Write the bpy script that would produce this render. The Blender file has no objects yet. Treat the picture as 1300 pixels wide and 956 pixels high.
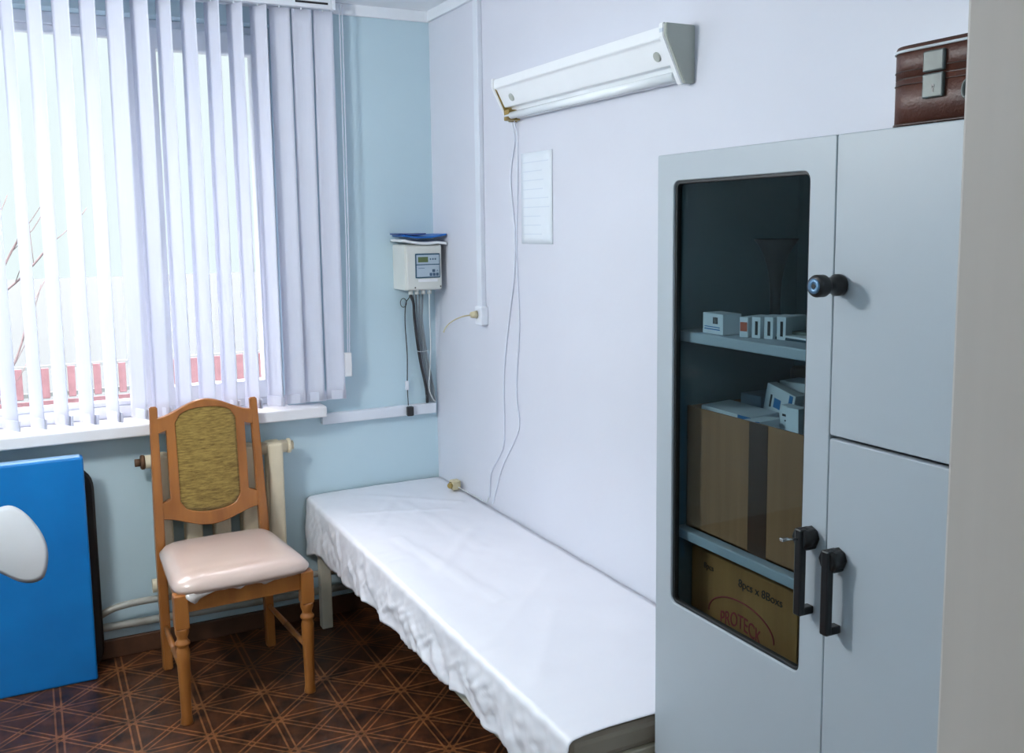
import bpy, bmesh, math, random
from mathutils import Vector, Matrix, noise
random.seed(7)
PI = math.pi
scene = bpy.context.scene
COL = scene.collection

# ------------------------------------------------------------------ materials
def nt(m):
    m.use_nodes = True
    return m.node_tree.nodes, m.node_tree.links

def lin(c):
    return tuple(((v/255.0)/12.92 if v/255.0 <= 0.04045 else ((v/255.0+0.055)/1.055)**2.4) for v in c)

def mat(name, rgb, rough=0.5, metal=0.0, var=0.06, vscale=8.0, bump=0.0, bscale=60.0, stretch=(1,1,1), spec=0.5,
        rgb2=None, coat=0.0, alpha=1.0, sub=0.0):
    m = bpy.data.materials.new(name)
    n, l = nt(m)
    b = n['Principled BSDF']
    c = lin(rgb)
    b.inputs['Roughness'].default_value = rough
    b.inputs['Metallic'].default_value = metal
    b.inputs['Specular IOR Level'].default_value = spec
    b.inputs['Coat Weight'].default_value = coat
    tc = n.new('ShaderNodeTexCoord'); mp = n.new('ShaderNodeMapping')
    mp.inputs['Scale'].default_value = stretch
    l.new(tc.outputs['Object'], mp.inputs['Vector'])
    no = n.new('ShaderNodeTexNoise'); no.inputs['Scale'].default_value = vscale; no.inputs['Detail'].default_value = 4
    l.new(mp.outputs[0], no.inputs['Vector'])
    mx = n.new('ShaderNodeMix'); mx.data_type = 'RGBA'
    c2 = lin(rgb2) if rgb2 else tuple(v*(1-var*2) for v in c)
    mx.inputs['A'].default_value = (*[min(1, v*(1+(0 if rgb2 else var))) for v in c], 1)
    mx.inputs['B'].default_value = (*c2, 1)
    rmp = n.new('ShaderNodeMapRange'); rmp.inputs['From Min'].default_value = 0.3; rmp.inputs['From Max'].default_value = 0.7
    l.new(no.outputs['Fac'], rmp.inputs['Value'])
    l.new(rmp.outputs[0], mx.inputs['Factor'])
    l.new(mx.outputs['Result'], b.inputs['Base Color'])
    if bump > 0:
        n2 = n.new('ShaderNodeTexNoise'); n2.inputs['Scale'].default_value = bscale; n2.inputs['Detail'].default_value = 5
        l.new(mp.outputs[0], n2.inputs['Vector'])
        bp = n.new('ShaderNodeBump'); bp.inputs['Strength'].default_value = bump; bp.inputs['Distance'].default_value = 0.004
        l.new(n2.outputs['Fac'], bp.inputs['Height']); l.new(bp.outputs[0], b.inputs['Normal'])
    return m

M = {}
M['wall'] = mat('wall_paint', (190,212,221), 0.38, var=0.02, vscale=1.5, bump=0.10, bscale=40)
M['wallr'] = mat('lit_wall_paint', (213,214,223), 0.38, var=0.02, vscale=1.5, bump=0.10, bscale=40)  # wall paint with the right wall's brighter light put into its colour
M['ceiling'] = mat('ceiling_paint', (236,238,242), 0.8, var=0.02)
M['trimw'] = mat('trim_paint', (232,235,240), 0.6, var=0.02)
M['hall'] = mat('hall_paint', (200,200,190), 0.7, var=0.03)
M['jamb'] = mat('jamb_paint', (182,177,172), 0.5, var=0.05, vscale=14, stretch=(1,1,0.08), bump=0.08, bscale=50)
M['pvc'] = mat('white_pvc', (226,229,236), 0.35, var=0.01)
M['sill'] = mat('sill_plastic', (228,226,228), 0.3, var=0.02)
M['duct'] = mat('cable_duct_plastic', (220,224,232), 0.4, var=0.02)
M['skirt'] = mat('skirting_paint', (82,52,34), 0.45, var=0.1, vscale=20)
M['cab'] = mat('cabinet_enamel', (173,181,188), 0.42, var=0.012, vscale=3, bump=0.04, bscale=90)
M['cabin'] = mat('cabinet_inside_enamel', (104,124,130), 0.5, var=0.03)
M['seal'] = mat('black_rubber', (18,22,24), 0.5, var=0.05)
M['black'] = mat('black_plastic', (16,16,18), 0.35, var=0.05)
M['steelblue'] = mat('blue_steel', (92,128,160), 0.35, 0.3, var=0.05)
M['chrome'] = mat('bright_metal', (205,205,205), 0.25, 0.9, var=0.03)
M['nickel'] = mat('dull_nickel', (96,102,100), 0.45, 0.3, var=0.12, vscale=30)
M['leather'] = mat('brown_leather', (94,52,38), 0.45, rgb2=(70,38,28), vscale=12, bump=0.25, bscale=220)
M['leatherd'] = mat('dark_leather', (62,36,28), 0.4, rgb2=(44,26,22), vscale=12, bump=0.25, bscale=220)
M['piping'] = mat('pale_piping', (200,205,210), 0.5, var=0.05)
M['wood'] = mat('chair_wood', (168,106,48), 0.38, rgb2=(140,84,36), vscale=5, stretch=(4,4,0.6), bump=0.04, bscale=60, coat=0.3)
M['vinyl'] = mat('cream_vinyl', (200,178,166), 0.28, var=0.02, vscale=6, bump=0.08, bscale=22, coat=0.4)
M['plasticwrap'] = mat('cloudy_plastic', (214,206,200), 0.15, var=0.05)
M['iron'] = mat('cream_radiator_paint', (214,200,172), 0.35, var=0.04, vscale=10)
M['rust'] = mat('rusty_iron', (120,84,52), 0.7, rgb2=(60,44,34), vscale=30)
M['pipe'] = mat('pipe_paint', (172,172,166), 0.4, rgb2=(140,134,122), vscale=12)
M['blue'] = mat('blue_enamel', (14,120,190), 0.34, rgb2=(10,108,176), vscale=5, bump=0.05, bscale=30)
M['blueedge'] = mat('lit_blue_edge', (150,190,225), 0.3, var=0.04)
M['patch'] = mat('white_moulding', (224,226,228), 0.45, var=0.02)
M['sheet'] = mat('white_oilcloth', (226,226,232), 0.32, var=0.012, vscale=5, bump=0.12, bscale=9)
M['mattress'] = mat('couch_vinyl', (150,140,125), 0.5)
M['legpaint'] = mat('cream_leg_paint', (196,190,172), 0.45, var=0.06, vscale=14)
M['boxw'] = mat('ivory_plastic', (208,210,204), 0.45, var=0.02)
M['teal'] = mat('teal_print', (28,74,96), 0.45, var=0.03)
M['panelg'] = mat('silver_blue_panel', (166,182,194), 0.4, var=0.02)
M['lcd'] = mat('green_lcd', (92,110,70), 0.25, var=0.05)
M['key'] = mat('grey_key', (70,96,120), 0.5)
M['paper'] = mat('white_paper', (226,228,230), 0.7, var=0.02)
M['notice'] = mat('notice_paper', (222,228,234), 0.75, var=0.015)
M['print'] = mat('faint_print', (208,216,226), 0.8, var=0.02)
M['bluefolder'] = mat('blue_folder', (16,102,184), 0.4, var=0.04)
M['navyfolder'] = mat('navy_folder', (16,48,120), 0.4, var=0.04)
M['cablegrey'] = mat('grey_cable', (140,148,154), 0.5, var=0.08)
M['cabledark'] = mat('dark_cable', (44,44,48), 0.5, var=0.08)
M['cablewhite'] = mat('white_cable', (214,218,220), 0.45, var=0.03)
M['cablepale'] = mat('pale_grey_cable', (224,228,238), 0.5, var=0.03)
M['beige'] = mat('beige_plastic', (196,184,150), 0.45, var=0.05)
M['lampw'] = mat('lamp_enamel', (236,238,240), 0.3, var=0.01)
M['lampg'] = mat('grey_and_shaded_enamel', (176,180,172), 0.45, var=0.03)  # right end cap's shade put into this grey; knobs are plain grey
M['lampy'] = mat('yellowed_plastic', (176,152,84), 0.5, rgb2=(120,96,48), vscale=30)
M['tube'] = mat('fluorescent_glass', (240,244,246), 0.12, var=0.0)
M['carton'] = mat('carton_board', (162,116,78), 0.8, rgb2=(144,100,66), vscale=3, stretch=(1,14,0.5))
M['cartoni'] = mat('kraft_carton', (168,118,64), 0.8, rgb2=(150,102,54), vscale=3, stretch=(1,14,0.5))
M['tape'] = mat('brown_tape', (78,52,38), 0.3, var=0.05)
M['red'] = mat('red_print', (150,44,52), 0.7, var=0.08, vscale=40)
M['ink'] = mat('black_print', (40,34,34), 0.7, var=0.1)
M['medw'] = mat('white_packet', (224,228,232), 0.5, var=0.03)
M['medb'] = mat('blue_print', (30,110,170), 0.5, var=0.04)
M['medr'] = mat('orange_print', (190,84,50), 0.5, var=0.04)
M['horn'] = mat('dark_wood_horn', (30,20,17), 0.6, var=0.1)
M['tub'] = mat('pale_tub_plastic', (150,170,190), 0.4, var=0.05)
M['lid'] = mat('brown_lid', (110,90,74), 0.5, var=0.05)
M['book'] = mat('grey_green_cover', (120,132,124), 0.6, var=0.05)
M['bookb'] = mat('dark_teal_cover', (30,66,82), 0.5, var=0.05)
M['snow'] = mat('yard_ground', (57,64,65), 0.9, var=0.03, vscale=1)
M['fenr'] = mat('red_fence_paint', (132,98,104), 0.7, var=0.08)
M['fenw'] = mat('white_fence_paint', (122,130,130), 0.7, var=0.04)
M['bark'] = mat('bark', (120,106,108), 0.9, var=0.15)
M['hookcap'] = mat('grey_screw', (90,88,80), 0.5, 0.3)

def fabric_blind():
    m = bpy.data.materials.new('blind_fabric'); n, l = nt(m); n.clear()
    o = n.new('ShaderNodeOutputMaterial')
    d = n.new('ShaderNodeBsdfDiffuse'); t = n.new('ShaderNodeBsdfTranslucent'); mx = n.new('ShaderNodeMixShader')
    tc = n.new('ShaderNodeTexCoord'); w = n.new('ShaderNodeTexNoise'); mp = n.new('ShaderNodeMapping')
    mp.inputs['Scale'].default_value = (60, 60, 3)
    l.new(tc.outputs['Object'], mp.inputs[0]); l.new(mp.outputs[0], w.inputs['Vector']); w.inputs['Scale'].default_value = 3
    cr = n.new('ShaderNodeMix'); cr.data_type = 'RGBA'
    cr.inputs['A'].default_value = (*lin((222,224,236)), 1); cr.inputs['B'].default_value = (*lin((228,230,240)), 1)
    l.new(w.outputs['Fac'], cr.inputs['Factor'])
    l.new(cr.outputs['Result'], d.inputs['Color']); l.new(cr.outputs['Result'], t.inputs['Color'])
    mx.inputs[0].default_value = 0.2
    l.new(d.outputs[0], mx.inputs[1]); l.new(t.outputs[0], mx.inputs[2]); l.new(mx.outputs[0], o.inputs[0])
    return m
M['blind'] = fabric_blind()

def glass(name, tint, gloss):
    m = bpy.data.materials.new(name); n, l = nt(m); n.clear()
    o = n.new('ShaderNodeOutputMaterial')
    t = n.new('ShaderNodeBsdfTransparent'); g = n.new('ShaderNodeBsdfGlossy'); mx = n.new('ShaderNodeMixShader')
    t.inputs['Color'].default_value = (*tint, 1); g.inputs['Roughness'].default_value = 0.02
    g.inputs['Color'].default_value = (1, 1, 1, 1)
    f = n.new('ShaderNodeFresnel'); f.inputs['IOR'].default_value = 1.45
    ml = n.new('ShaderNodeMath'); ml.operation = 'MULTIPLY'; ml.inputs[1].default_value = gloss
    ge = n.new('ShaderNodeNewGeometry'); iv = n.new('ShaderNodeMath'); iv.operation = 'SUBTRACT'; iv.inputs[0].default_value = 1
    l.new(ge.outputs['Backfacing'], iv.inputs[1])                 # one reflection per pane, on the outer faces
    m3 = n.new('ShaderNodeMath'); m3.operation = 'MULTIPLY'; l.new(f.outputs[0], ml.inputs[0])
    l.new(ml.outputs[0], m3.inputs[0]); l.new(iv.outputs[0], m3.inputs[1]); l.new(m3.outputs[0], mx.inputs[0])
    l.new(t.outputs[0], mx.inputs[1]); l.new(g.outputs[0], mx.inputs[2]); l.new(mx.outputs[0], o.inputs[0])
    return m
M['glass'] = glass('window_glass', (0.985, 0.99, 0.99), 1.0)
M['cabglass'] = glass('tinted_glass', (0.72, 0.79, 0.81), 0.4)

def fabric_seat():
    m = bpy.data.materials.new('olive_upholstery'); n, l = nt(m); b = n['Principled BSDF']
    b.inputs['Roughness'].default_value = 0.95; b.inputs['Sheen Weight'].default_value = 0.3
    tc = n.new('ShaderNodeTexCoord'); mp = n.new('ShaderNodeMapping'); mp.inputs['Scale'].default_value = (14, 14, 90)
    no = n.new('ShaderNodeTexNoise'); no.inputs['Scale'].default_value = 2.0; no.inputs['Detail'].default_value = 6
    no.inputs['Roughness'].default_value = 0.7
    l.new(tc.outputs['Object'], mp.inputs[0]); l.new(mp.outputs[0], no.inputs['Vector'])
    r = n.new('ShaderNodeValToRGB'); l.new(no.outputs['Fac'], r.inputs[0])
    r.color_ramp.elements[0].position = 0.35; r.color_ramp.elements[0].color = (*lin((104,80,28)), 1)
    r.color_ramp.elements[1].position = 0.62; r.color_ramp.elements[1].color = (*lin((158,132,66)), 1)
    l.new(r.outputs[0], b.inputs['Base Color'])
    bp = n.new('ShaderNodeBump'); bp.inputs['Strength'].default_value = 0.5; bp.inputs['Distance'].default_value = 0.003
    l.new(no.outputs['Fac'], bp.inputs['Height']); l.new(bp.outputs[0], b.inputs['Normal'])
    return m
M['uph'] = fabric_seat()

def floor_mat():
    m = bpy.data.materials.new('patterned_lino'); n, l = nt(m); b = n['Principled BSDF']
    b.inputs['Roughness'].default_value = 0.38
    tc = n.new('ShaderNodeTexCoord'); sp = n.new('ShaderNodeSeparateXYZ'); l.new(tc.outputs['Object'], sp.inputs[0])
    def mth(op, a, c=None, d=None):
        q = n.new('ShaderNodeMath'); q.operation = op
        for i, v in enumerate((a, c, d)):
            if v is None: continue
            if isinstance(v, (int, float)): q.inputs[i].default_value = v
            else: l.new(v, q.inputs[i])
        return q.outputs[0]
    S = 0.22
    X = mth('DIVIDE', sp.outputs[0], S); Y = mth('DIVIDE', sp.outputs[1], S)
    def dist(v):      # distance to nearest integer line
        f = mth('FRACT', v); return mth('SUBTRACT', 0.5, mth('ABSOLUTE', mth('SUBTRACT', f, 0.5)))
    dx, dy = dist(X), dist(Y)
    du = mth('MULTIPLY', dist(mth('ADD', X, Y)), 0.7071); dv = mth('MULTIPLY', dist(mth('SUBTRACT', X, Y)), 0.7071)
    bands = None
    for d, off in ((dx, 0.05), (dy, 0.05), (du, 0.045), (dv, 0.045)):
        q = mth('LESS_THAN', mth('ABSOLUTE', mth('SUBTRACT', d, off)), 0.014)
        bands = q if bands is None else mth('MAXIMUM', bands, q)
    no = n.new('ShaderNodeTexNoise'); no.inputs['Scale'].default_value = 14; no.inputs['Detail'].default_value = 5
    l.new(tc.outputs['Object'], no.inputs['Vector'])
    mask = mth('MULTIPLY', bands, mth('MULTIPLY_ADD', no.outputs['Fac'], 1.2, -0.05))
    base = n.new('ShaderNodeMix'); base.data_type = 'RGBA'
    base.inputs['A'].default_value = (*lin((38,22,15)), 1); base.inputs['B'].default_value = (*lin((82,46,25)), 1)
    rg = n.new('ShaderNodeMapRange'); rg.inputs['From Min'].default_value = 0.35; rg.inputs['From Max'].default_value = 0.65
    l.new(no.outputs['Fac'], rg.inputs[0]); l.new(rg.outputs[0], base.inputs['Factor'])
    mx = n.new('ShaderNodeMix'); mx.data_type = 'RGBA'; l.new(mask, mx.inputs['Factor'])
    l.new(base.outputs['Result'], mx.inputs['A']); mx.inputs['B'].default_value = (*lin((150,96,56)), 1)
    l.new(mx.outputs['Result'], b.inputs['Base Color'])
    return m
M['floor'] = floor_mat()

# ------------------------------------------------------------------ mesh helpers
class MB:
    def __init__(s): s.bm = bmesh.new()
    def _merge(s, t, smooth=False):
        if smooth:
            for f in t.faces: f.smooth = True
        me = bpy.data.meshes.new('t'); t.to_mesh(me); t.free(); s.bm.from_mesh(me); bpy.data.meshes.remove(me); return s
    def box(s, x0, x1, y0, y1, z0, z1, bev=0.0, seg=2, mtx=None, smooth=False):
        t = bmesh.new(); bmesh.ops.create_cube(t, size=1)
        for v in t.verts:
            v.co = Vector(((x0+x1)/2+v.co.x*(x1-x0), (y0+y1)/2+v.co.y*(y1-y0), (z0+z1)/2+v.co.z*(z1-z0)))
        if bev > 0: bmesh.ops.bevel(t, geom=t.edges[:], offset=bev, segments=seg, affect='EDGES', profile=0.5)
        if mtx: bmesh.ops.transform(t, matrix=mtx, verts=t.verts)
        return s._merge(t, smooth)
    def cyl(s, p0, p1, r0, r1=None, seg=20, bev=0.0, smooth=True):
        r1 = r0 if r1 is None else r1
        p0, p1 = Vector(p0), Vector(p1); d = p1-p0
        t = bmesh.new(); bmesh.ops.create_cone(t, cap_ends=True, segments=seg, radius1=r0, radius2=r1, depth=d.length)
        if bev: bmesh.ops.bevel(t, geom=[e for e in t.edges if len(e.link_faces) == 2 and any(len(f.verts) > 4 for f in e.link_faces)], offset=bev, segments=2, affect='EDGES')
        q = d.to_track_quat('Z', 'Y').to_matrix().to_4x4(); q.translation = (p0+p1)/2
        bmesh.ops.transform(t, matrix=q, verts=t.verts)
        for f in t.faces: f.smooth = smooth and len(f.verts) <= 4
        return s._merge(t)
    def tube(s, pts, r, seg=8, sub=6):
        pts = [Vector(p) for p in pts]
        P = []
        if sub > 1 and len(pts) > 2:
            for i in range(len(pts)-1):
                a = pts[max(0, i-1)]; b = pts[i]; c = pts[i+1]; d = pts[min(len(pts)-1, i+2)]
                for k in range(sub):
                    u = k/sub
                    P.append(0.5*((2*b)+(c-a)*u+(2*a-5*b+4*c-d)*u*u+(3*b-a-3*c+d)*u**3))
            P.append(pts[-1])
        else: P = pts
        t = bmesh.new(); rings = []
        up = None
        for i, p in enumerate(P):
            d = (P[min(i+1, len(P)-1)]-P[max(i-1, 0)]).normalized()
            if up is None: up = d.orthogonal().normalized()
            up = (up-d*up.dot(d)).normalized(); w = d.cross(up)
            rings.append([t.verts.new(p+r*(math.cos(2*PI*k/seg)*up+math.sin(2*PI*k/seg)*w)) for k in range(seg)])
        for a, b in zip(rings, rings[1:]):
            for k in range(seg): t.faces.new((a[k], a[(k+1) % seg], b[(k+1) % seg], b[k]))
        t.faces.new(rings[0][::-1]); t.faces.new(rings[-1])
        return s._merge(t, True)
    def lathe(s, prof, c=(0, 0, 0), seg=28, axis='Z'):
        t = bmesh.new(); rings = []
        def P(r, z, a):
            x, y = r*math.cos(a), r*math.sin(a)
            v = Vector((x, y, z)) if axis == 'Z' else Vector((z, x, y))
            return v+Vector(c)
        for r, z in prof: rings.append([t.verts.new(P(max(r, 1e-5), z, 2*PI*k/seg)) for k in range(seg)])
        for a, b in zip(rings, rings[1:]):
            for k in range(seg): t.faces.new((a[k], a[(k+1) % seg], b[(k+1) % seg], b[k]))
        t.faces.new(rings[0][::-1]); t.faces.new(rings[-1])
        bmesh.ops.recalc_face_normals(t, faces=t.faces)
        return s._merge(t, True)
    def poly(s, outers, plane, at, th, bev=0.0, shear=None):
        """filled outlines (first = outer, rest = holes) given in 2D, extruded by th; plane 'XZ' (normal Y) or 'YZ' (normal X)"""
        cu = bpy.data.curves.new('c', 'CURVE'); cu.dimensions = '2D'; cu.fill_mode = 'BOTH'
        cu.extrude = max(th/2-bev, 1e-5); cu.bevel_depth = bev; cu.bevel_resolution = 1; cu.offset = -bev
        for o in outers:
            sp = cu.splines.new('POLY'); sp.points.add(len(o)-1)
            for p, q in zip(sp.points, o): p.co = (q[0], q[1], 0, 1)
            sp.use_cyclic_u = True
        ob = bpy.data.objects.new('c', cu); COL.objects.link(ob)
        dg = bpy.context.evaluated_depsgraph_get(); dg.update()
        me = bpy.data.meshes.new_from_object(ob.evaluated_get(dg)); bpy.data.objects.remove(ob)
        for v in me.vertices:
            a, b, c = v.co
            if plane == 'XZ': v.co = Vector((a, at-c, b))
            else: v.co = Vector((at+c, a, b))
            if shear: v.co = shear(v.co)
        s.bm.from_mesh(me); bpy.data.meshes.remove(me); return s
    def build(s, name, m, parent=None, origin=None, world=False, solid=0.0, normals=True):
        if normals: bmesh.ops.recalc_face_normals(s.bm, faces=s.bm.faces)
        off = Vector((0, 0, 0))
        if parent is None:
            if origin is None:
                xs = [v.co for v in s.bm.verts]
                off = Vector(((min(v.x for v in xs)+max(v.x for v in xs))/2, (min(v.y for v in xs)+max(v.y for v in xs))/2, min(v.z for v in xs)))
            else: off = Vector(origin)
        elif world:
            q = parent; 
            while q: off += q.location; q = q.parent
        for v in s.bm.verts: v.co -= off
        me = bpy.data.meshes.new(name); s.bm.to_mesh(me); s.bm.free()
        me.materials.append(m)
        o = bpy.data.objects.new(name, me); COL.objects.link(o)
        if parent is None: o.location = off
        else: o.parent = parent
        if solid: md = o.modifiers.new('Solidify', 'SOLIDIFY'); md.thickness = solid; md.offset = -1
        return o

def tag(o, label=None, cat=None, group=None, kind=None):
    if label: o['label'] = label
    if cat: o['category'] = cat
    if group: o['group'] = group
    if kind: o['kind'] = kind
    return o
def empty(name, loc, label=None, cat=None, group=None, kind=None, rz=0):
    o = bpy.data.objects.new(name, None); COL.objects.link(o); o.location = loc; o.rotation_euler = (0, 0, rz); o.empty_display_size = 0.05
    return tag(o, label, cat, group, kind)
def copy_tree(o, parent=None):
    c = o.copy(); COL.objects.link(c); c.parent = parent
    for ch in list(o.children): copy_tree(ch, c)
    return c
def text_mb(txt, size, fn, th=0.0006, mb=None):
    """letters as mesh; fn maps (x right, y up, depth) to a point"""
    cu = bpy.data.curves.new('t', 'FONT'); cu.body = txt; cu.size = size; cu.extrude = th; cu.align_x = 'CENTER'; cu.align_y = 'CENTER'
    ob = bpy.data.objects.new('t', cu); COL.objects.link(ob)
    dg = bpy.context.evaluated_depsgraph_get(); dg.update()
    me = bpy.data.meshes.new_from_object(ob.evaluated_get(dg)); bpy.data.objects.remove(ob)
    for v in me.vertices: v.co = Vector(fn(*v.co))
    mb = mb or MB(); mb.bm.from_mesh(me); bpy.data.meshes.remove(me); return mb
def rrect(x0, x1, z0, z1, r, n=6):
    o = []
    for cx, cz, a0 in ((x1-r, z1-r, 0), (x0+r, z1-r, 90), (x0+r, z0+r, 180), (x1-r, z0+r, 270)):
        for k in range(n+1):
            a = math.radians(a0+90*k/n); o.append((cx+r*math.cos(a), cz+r*math.sin(a)))
    return o

# ------------------------------------------------------------------ room
XR, YB, H, YF = 1.591, 3.87, 2.55, 0.45
XL = -1.9
WX0, WX1, WZ0, WZ1 = -.44, 0.93, 0.925, 2.445        # window opening
def struct(name, mb, m, **k): return tag(mb.build(name, m, **k), kind='structure')

struct('floor', MB().box(XL-.15, XR+.15, -1.6, YB+.35, -0.1, 0), M['floor'], origin=(0, 0, 0))
struct('ceiling', MB().box(XL-.15, XR+.15, -1.6, YB+.35, H, H+.1), M['ceiling'])
struct('wall_right', MB().box(XR, XR+.12, YF-.15, YB+.35, 0, H), M['wallr'])
struct('wall_left', MB().box(XL-.12, XL, YF-.15, YB+.35, 0, H), M['wall'])
wb = MB()
wb.box(XL, WX0, YB, YB+.35, 0, H); wb.box(WX1, XR, YB, YB+.35, 0, H)
wb.box(WX0, WX1, YB, YB+.35, 0, WZ0-.045); wb.box(WX0, WX1, YB, YB+.35, WZ1, H)
struct('wall_back', wb, M['wall'])
JX = 0.575
wf = MB(); wf.box(JX+.045, XR, YF-.15, YF-.004, 0, H); wf.box(XL, -.5, YF-.15, YF-.004, 0, H); wf.box(-.5, JX+.045, YF-.15, YF-.004, 2.2, H)
struct('wall_front', wf, M['wall'])
dr = empty('door_1', (JX, YF, 0), kind='structure')
MB().box(JX, JX+.045, YF-.16, YF, 0, 2.2, .003).box(-.5-.0, -.455, YF-.16, YF, 0, 2.2, .003).box(-.455, JX, YF-.16, YF, 2.155, 2.2, .003).build('door_frame', M['jamb'], dr, world=True)
struct('wall_hall_right', MB().box(XR, XR+.12, -1.6, YF-.15, 0, H), M['hall'])
struct('wall_hall_left', MB().box(XL-.12, XL, -1.6, YF-.15, 0, H), M['hall'])
struct('wall_hall_back', MB().box(XL, XR, -1.6, -1.48, 0, H), M['hall'])
# cornice strips
struct('trim_1', MB().box(XL, XR, YB-.014, YB, H-.045, H, .003), M['trimw'])
struct('trim_2', MB().box(XR-.014, XR, YF, YB-.014, H-.045, H, .003), M['trimw'])
struct('baseboard_back', MB().box(XL, XR, YB-.018, YB, 0, .075, .004), M['skirt'])
struct('baseboard_right', MB().box(XR-.018, XR, YF, YB-.018, 0, .075, .004), M['skirt'])

# ------------------------------------------------------------------ window
win = empty('window_1', ((WX0+WX1)/2, 3.95, WZ0), kind='structure')
def hole_frame(x0, x1, z0, z1, w, y, th, mb, wt=None, wb_=None, bev=0.004):
    wt = w if wt is None else wt; wb_ = w if wb_ is None else wb_
    return mb.poly([[(x0, z0), (x1, z0), (x1, z1), (x0, z1)], [(x0+w, z0+wb_), (x0+w, z1-wt), (x1-w, z1-wt), (x1-w, z0+wb_)]], 'XZ', y, th, bev)
YW = 3.975
fr = MB(); hole_frame(WX0, WX1, WZ0, WZ1, .045, YW+.01, .07, fr)
for x in (.42,): fr.box(x-.028, x+.028, YW-.02, YW+.045, WZ0+.04, WZ1-.04, .004)
fr.build('window_frame', M['pvc'], win, world=True)
# fixed centre light with beads, opening casements either side
sb = MB(); hole_frame(-.39, .39, WZ0+.045, WZ1-.045, .028, YW+.012, .05, sb, .028, .02); sb.build('glazing_bead', M['pvc'], win, world=True)
MB().box(-.37, .37, YW+.012, YW+.018, WZ0+.06, WZ1-.07).build('pane', M['glass'], win, world=True)
for x0, x1 in ((.445, .905),):
    s_ = MB(); hole_frame(x0, x1, WZ0+.03, WZ1-.03, .052, YW-.004, .07, s_, .08, .075)
    so = s_.build('casement', M['pvc'], win, world=True)
    g_ = MB().box(x0+.04, x1-.04, YW+.002, YW+.008, WZ0+.09, WZ1-.1).build('pane', M['glass'], so, world=True)
hd = MB().box(.452, .474, YW-.062, YW-.036, 1.56, 1.68, .005); hd.cyl((.463, YW-.04, 1.66), (.463, YW-.03, 1.66), .014)
hd.build('window_handle', M['pvc'], win, world=True)
MB().box(WX0-.14, 1.062, 3.765, YB+.09, WZ0-.045, WZ0, .006).build('window_sill', M['sill'], win, world=True)

# ------------------------------------------------------------------ vertical blind
bl = empty('vertical_blind', (.2, 3.80, 2.50), 'white fabric vertical blind hanging in front of the window', 'blind')
MB().box(-.60, 1.145, 3.782, 3.818, H-.045, H-.005, .004).build('head_rail', M['pvc'], bl, world=True)
MB().box(1.0, 1.13, 3.7805, 3.7825, H-.030, H-.022).build('rail_slot', M['black'], bl, world=True)
MB().box(1.145, 1.160, 3.779, 3.821, H-.048, H-.004, .003).build('end_cap', M['pvc'], bl, world=True)
xs = [-.515, -.43, -.345, -.258, -.172, -.086, -.0, .085, .17, .256, .347, .43, .514, .601, .686, .77, .859, .941, 1.027, 1.112]
angs = [60, 60, 60, 60, 60, 60, 60, 60, 58, 60, 57, 58, 60, 58, 58, 60, 50, 14, 12, 9]
for x, a in zip(xs, angs):
    a = math.radians(a + random.uniform(-3, 3)); W = .092 if x < .85 else .079
    ztop, zb = H-.05, .945+random.uniform(-.003, .003)
    t = bmesh.new(); rows = []
    lean = random.uniform(-.004, .004)
    for j in range(25):
        v = j/24; z = zb+(ztop-zb)*v; row = []
        tw = a + math.radians(4)*math.sin(v*2.2+x*9)
        for i in range(7):
            u = i/6-.5; b = .007*(1-4*u*u)
            # right edge of the slat comes towards the room
            row.append(t.verts.new((x+u*W*math.cos(tw)+b*math.sin(tw)+lean*(1-v), 3.80-u*W*math.sin(tw)+b*math.cos(tw), z)))
        rows.append(row)
    for r0, r1 in zip(rows, rows[1:]):
        for i in range(6): t.faces.new((r0[i], r0[i+1], r1[i+1], r1[i])).smooth = True
    mb = MB(); mb._merge(t); s = mb.build('slat', M['blind'], bl, world=True, solid=.0007)
    # weight pocket at the hem, slightly thicker
    mtx = Matrix.Translation((x, 3.80, 0)) @ Matrix.Rotation(-a, 4, 'Z')
    MB().box(-W/2-.003, W/2+.003, .004, .011, zb-.004, zb+.035, .002, mtx=mtx).build('hem_weight', M['blind'], s, world=True)
    MB().cyl((x, 3.80, ztop-.002), (x, 3.80, H-.04), .004, seg=8).build('carrier_hook', M['pvc'], s, world=True)
MB().tube([(1.181, 3.80, H-.02), (1.179, 3.80, 2.0), (1.176, 3.80, 1.5), (1.168, 3.80, 1.13)], .0022, 6).tube([(1.192, 3.80, H-.02), (1.190, 3.80, 2.0), (1.186, 3.80, 1.5), (1.176, 3.80, 1.13)], .0022, 6).build('control_cord', M['blind'], bl, world=True)
MB().box(1.152, 1.182, 3.79, 3.81, 1.035, 1.135, .004).build('cord_weight', M['sill'], bl, world=True)

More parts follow.
